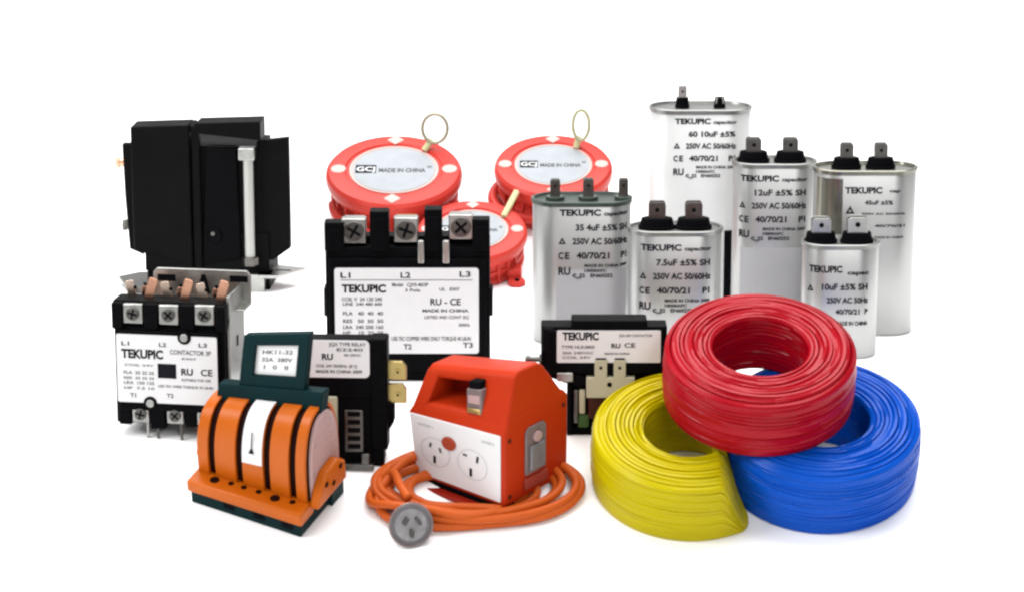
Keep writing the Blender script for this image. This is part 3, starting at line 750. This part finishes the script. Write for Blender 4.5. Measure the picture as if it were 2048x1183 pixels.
# lower body, slightly flared at the left end
lo = [(0, 0), (0, 168), (14, 200), (188, 206), (202, 190), (202, 0)]
mb.loft([[(-L+(18 if z < 1 else 0)+ (10 if z > 195 else 0), y, z) for y, z in lo], [(0, y, z) for y, z in lo]])
body = c.part('body', mb, M_BOX, bevel=6, seg=3)
mb = MB()
hi = [(2, 160), (4, 170), (33, 289), (46, 300), (108, 296), (122, 286), (190, 196), (188, 160)]
mb.loft([[(-78, y, z) for y, z in hi], [(-1, y, z) for y, z in hi]])
mb2 = hi
mb.loft([[(-L+2+(z-160)*.16, y, z) for y, z in hi], [(-L+34+(z-160)*.16, y, z) for y, z in hi]])
hb_ = [(30, 272), (33, 290), (46, 301), (108, 297), (124, 286), (132, 268), (118, 262), (44, 262)]
mb.loft([[(-L+24, y, z) for y, z in hb_], [(-4, y, z) for y, z in hb_]])
c.part('handle', mb, M_BOX, bevel=5, seg=3)
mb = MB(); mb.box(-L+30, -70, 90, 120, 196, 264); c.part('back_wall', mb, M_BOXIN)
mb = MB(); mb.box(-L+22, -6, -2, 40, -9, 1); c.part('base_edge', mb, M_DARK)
mb = MB(); mb.box(-L+30, -14, -22, 60, -16, -8); c.part('red_slab', mb, M_BOXIN, bevel=3)  # thin red slab below the front of the box
# safety switch in the recess
mb = MB(); mb.box(-98, -62, 10, 60, 196, 262); rc = c.part('safety_switch', mb, M_SMOKE, bevel=3)
mb = MB(); mb.box(-94, -66, 12, 50, 258, 280); c.part('flap', mb, M_DARK, parent=rc, bevel=3)
mb = MB(); mb.box(-94, -66, 8.5, 12, 224, 246); c.part('button', mb, M_PINK, parent=rc, bevel=2)
mb = MB(); mb.box(-96, -64, 7.5, 12, 199, 212); c.part('cover', mb, M_BRASS, parent=rc, bevel=2)
for yy, zz in ((16, 150), (16, 20), (186, 170), (186, 20)):
    mb = MB(); mb.cyl((-.5, yy, zz), 5, 1.6, axis='x', n=14); c.part('screw', mb, M_BROWN, parent=body)
# front panel
mb = MB(); pf = [(-L+22, 10), (-8, 10), (-8, 166), (-L+6, 166)]; mb.prism(pf, -3, 1); pn = c.part('panel', mb, M_WHITE, bevel=2)
mb = MB(); mb.cyl((-130, -7, 112), 17, 5, axis='y', n=28); c.part('button', mb, mat('brick_red', (.30, .045, .02), .45, spec=.2), parent=pn, bevel=2)
for (a, z, w_, h_, t_) in ((-176, 92, 5, 12, 12), (-152, 86, 5, 12, -12), (-166, 58, 6, 18, 0), (-92, 96, 10, 5, 0), (-62, 94, 5, 16, 8), (-78, 58, 6, 19, 0)):
    mb = MB(); mb.X = Matrix.Translation((a, -3.2, z)) @ Matrix.Rotation(R(t_), 4, 'Y'); mb.box(-w_/2, w_/2, -.6, .5, -h_/2, h_/2); c.part('socket_slot', mb, M_INK if h_ > 15 else M_GREYINK, parent=pn)
for cx_ in (-164, -74):
    mb = print_mesh([('#ring', cx_, 78, 36, 1.0)], lambda x, z: (x, -3.5, z)); c.part('socket_ring', mb, M_SILV, parent=pn)
c.part('lettering', print_mesh([('OUTLET 1', -206, 138, 36, 6), ('OUTLET 2', -52, 140, 30, 6)], lambda x, z: (x, -3.5, z)), M_SILV, parent=pn)
# side inlet with clear flap
mb = MB(); mb.prism([(62, 50), (128, 50), (128, 150), (118, 160), (72, 160), (62, 150)], -1, 4, 'x'); sd = c.part('side_socket', mb, M_SMOKE, bevel=3)
mb = MB(); mb.prism([(72, 58), (118, 58), (118, 118), (72, 118)], 3, 10, 'x'); c.part('flap', mb, M_CLEAR, parent=sd, bevel=4)
mb = MB(); mb.cyl((3, 95, 134), 12, 7, axis='x', n=20); c.part('pilot_lamp', mb, M_PINK, parent=sd, bevel=2)
mb = MB(); mb.box(0, 5, 60, 132, 18, 44); c.part('vent', mb, mat('dull_red', (.30, .045, .03), .5), parent=sd, bevel=2)

# cord and plug
def smooth_path(P, n=10):
    out = []
    for i in range(len(P)-1):
        p0, p1, p2, p3 = P[max(i-1, 0)], P[i], P[i+1], P[min(i+2, len(P)-1)]
        for k in range(n):
            t = k/n
            out.append(.5*((2*p1)+(p2-p0)*t+(2*p0-5*p1+4*p2-p3)*t*t+(3*p1-p0-3*p2+p3)*t**3))
    out.append(P[-1]); return out
def surf_pts(lst):
    out = []
    for u, v, h in lst:
        p, k = hit(u, v); out.append(p+Vector((0, -math.sin(FR), math.cos(FR)))*h*k)
    return out
def spiral():
    pts = []
    rnd = random.Random(4)
    turns = [(955, 982, 214, 74, 10), (948, 986, 198, 72, 26), (966, 980, 204, 66, 12), (940, 984, 180, 66, 30), (950, 974, 178, 58, 12), (930, 992, 150, 46, 14), (935, 988, 118, 36, 12)]
    for i, (cx, cy, a, b, h) in enumerate(turns):
        nx = turns[min(i+1, len(turns)-1)]
        for k in range(16):
            f = k/16; t = R(-100)+2*math.pi*f
            mx = [p+(q-p)*f for p, q in zip((cx, cy, a, b, h), nx)]
            pts.append((mx[0]+mx[2]*math.cos(t)+rnd.uniform(-2, 2), mx[1]+mx[3]*math.sin(-t)+rnd.uniform(-1.5, 1.5), mx[4]+rnd.uniform(-2, 2)))
    return pts
P = surf_pts([(832, 958, 46), (800, 968, 34), (766, 1000, 22), (768, 1030, 12), (800, 1048, 10)])
lead = [(900, 960, 12), (850, 935, 12)]
path = surf_pts([(832, 946, 44), (810, 954, 42), (780, 976, 32), (757, 1004, 20), (764, 1034, 14), (800, 1054, 14)]+
                [(880, 1062, 12)]+spiral()[1:]+
                [(1000, 1040, 30), (930, 1056, 34), (860, 1050, 42), (790, 1040, 40), (742, 1018, 20), (748, 985, 14), (785, 975, 40), (802, 1010, 52), (818, 1036, 54)])
pth = smooth_path(path, 6)
kk = hit(950, 1020)[1]
mb = MB(); mb.tube([tuple(p) for p in pth], 8.8*kk, n=12)
bm = mb.bm; bmesh.ops.recalc_face_normals(bm, faces=bm.faces)
me = bpy.data.meshes.new('power_cord'); bm.to_mesh(me); bm.free()
for pl_ in me.polygons: pl_.use_smooth = True
me.materials.append(M_CORD)
cord = bpy.data.objects.new('power_cord', me); COL.objects.link(cord)
cord['label'] = 'orange power cord coiled in loops under the socket box'; cord['category'] = 'cord'
# plug
c = Ctx('plug', 822, 1095, 'round clear grey three-pin plug at the end of the orange cord', 'plug', yaw=R(14), tilt=R(-8))
mb = MB(); zc = 47
mb.cyl((0, 0, zc), 43, 12, axis='y', n=48); mb.cyl((0, 12, zc), 40, 40, axis='y', n=48, r2=22); bd = c.part('body', mb, M_CLEAR, bevel=4, seg=3)
mb = MB(); mb.cyl((0, -1.5, zc), 33, 3, axis='y', n=40); c.part('face', mb, mat('pale_grey_plastic', (.25, .245, .25), .3, spec=.4, noise=.45, nscale=110), bevel=1.5)
for (x, z, t_) in ((-13, zc+10, 30), (13, zc+10, -30), (0, zc-15, 0)):
    mb = MB(); mb.X = Matrix.Translation((x, -1, z)) @ Matrix.Rotation(R(t_), 4, 'Y'); mb.box(-3, 3, -20, 0, -8, 8); c.part('pin', mb, M_DSTEEL, bevel=1)
mb = MB()
pts = [(43*math.cos(R(a)), -1, zc+43*math.sin(R(a))) for a in range(0, 360, 8)]
mb.tube(pts, 3.2, n=8, closed=True); c.part('rim', mb, M_SMOKE)
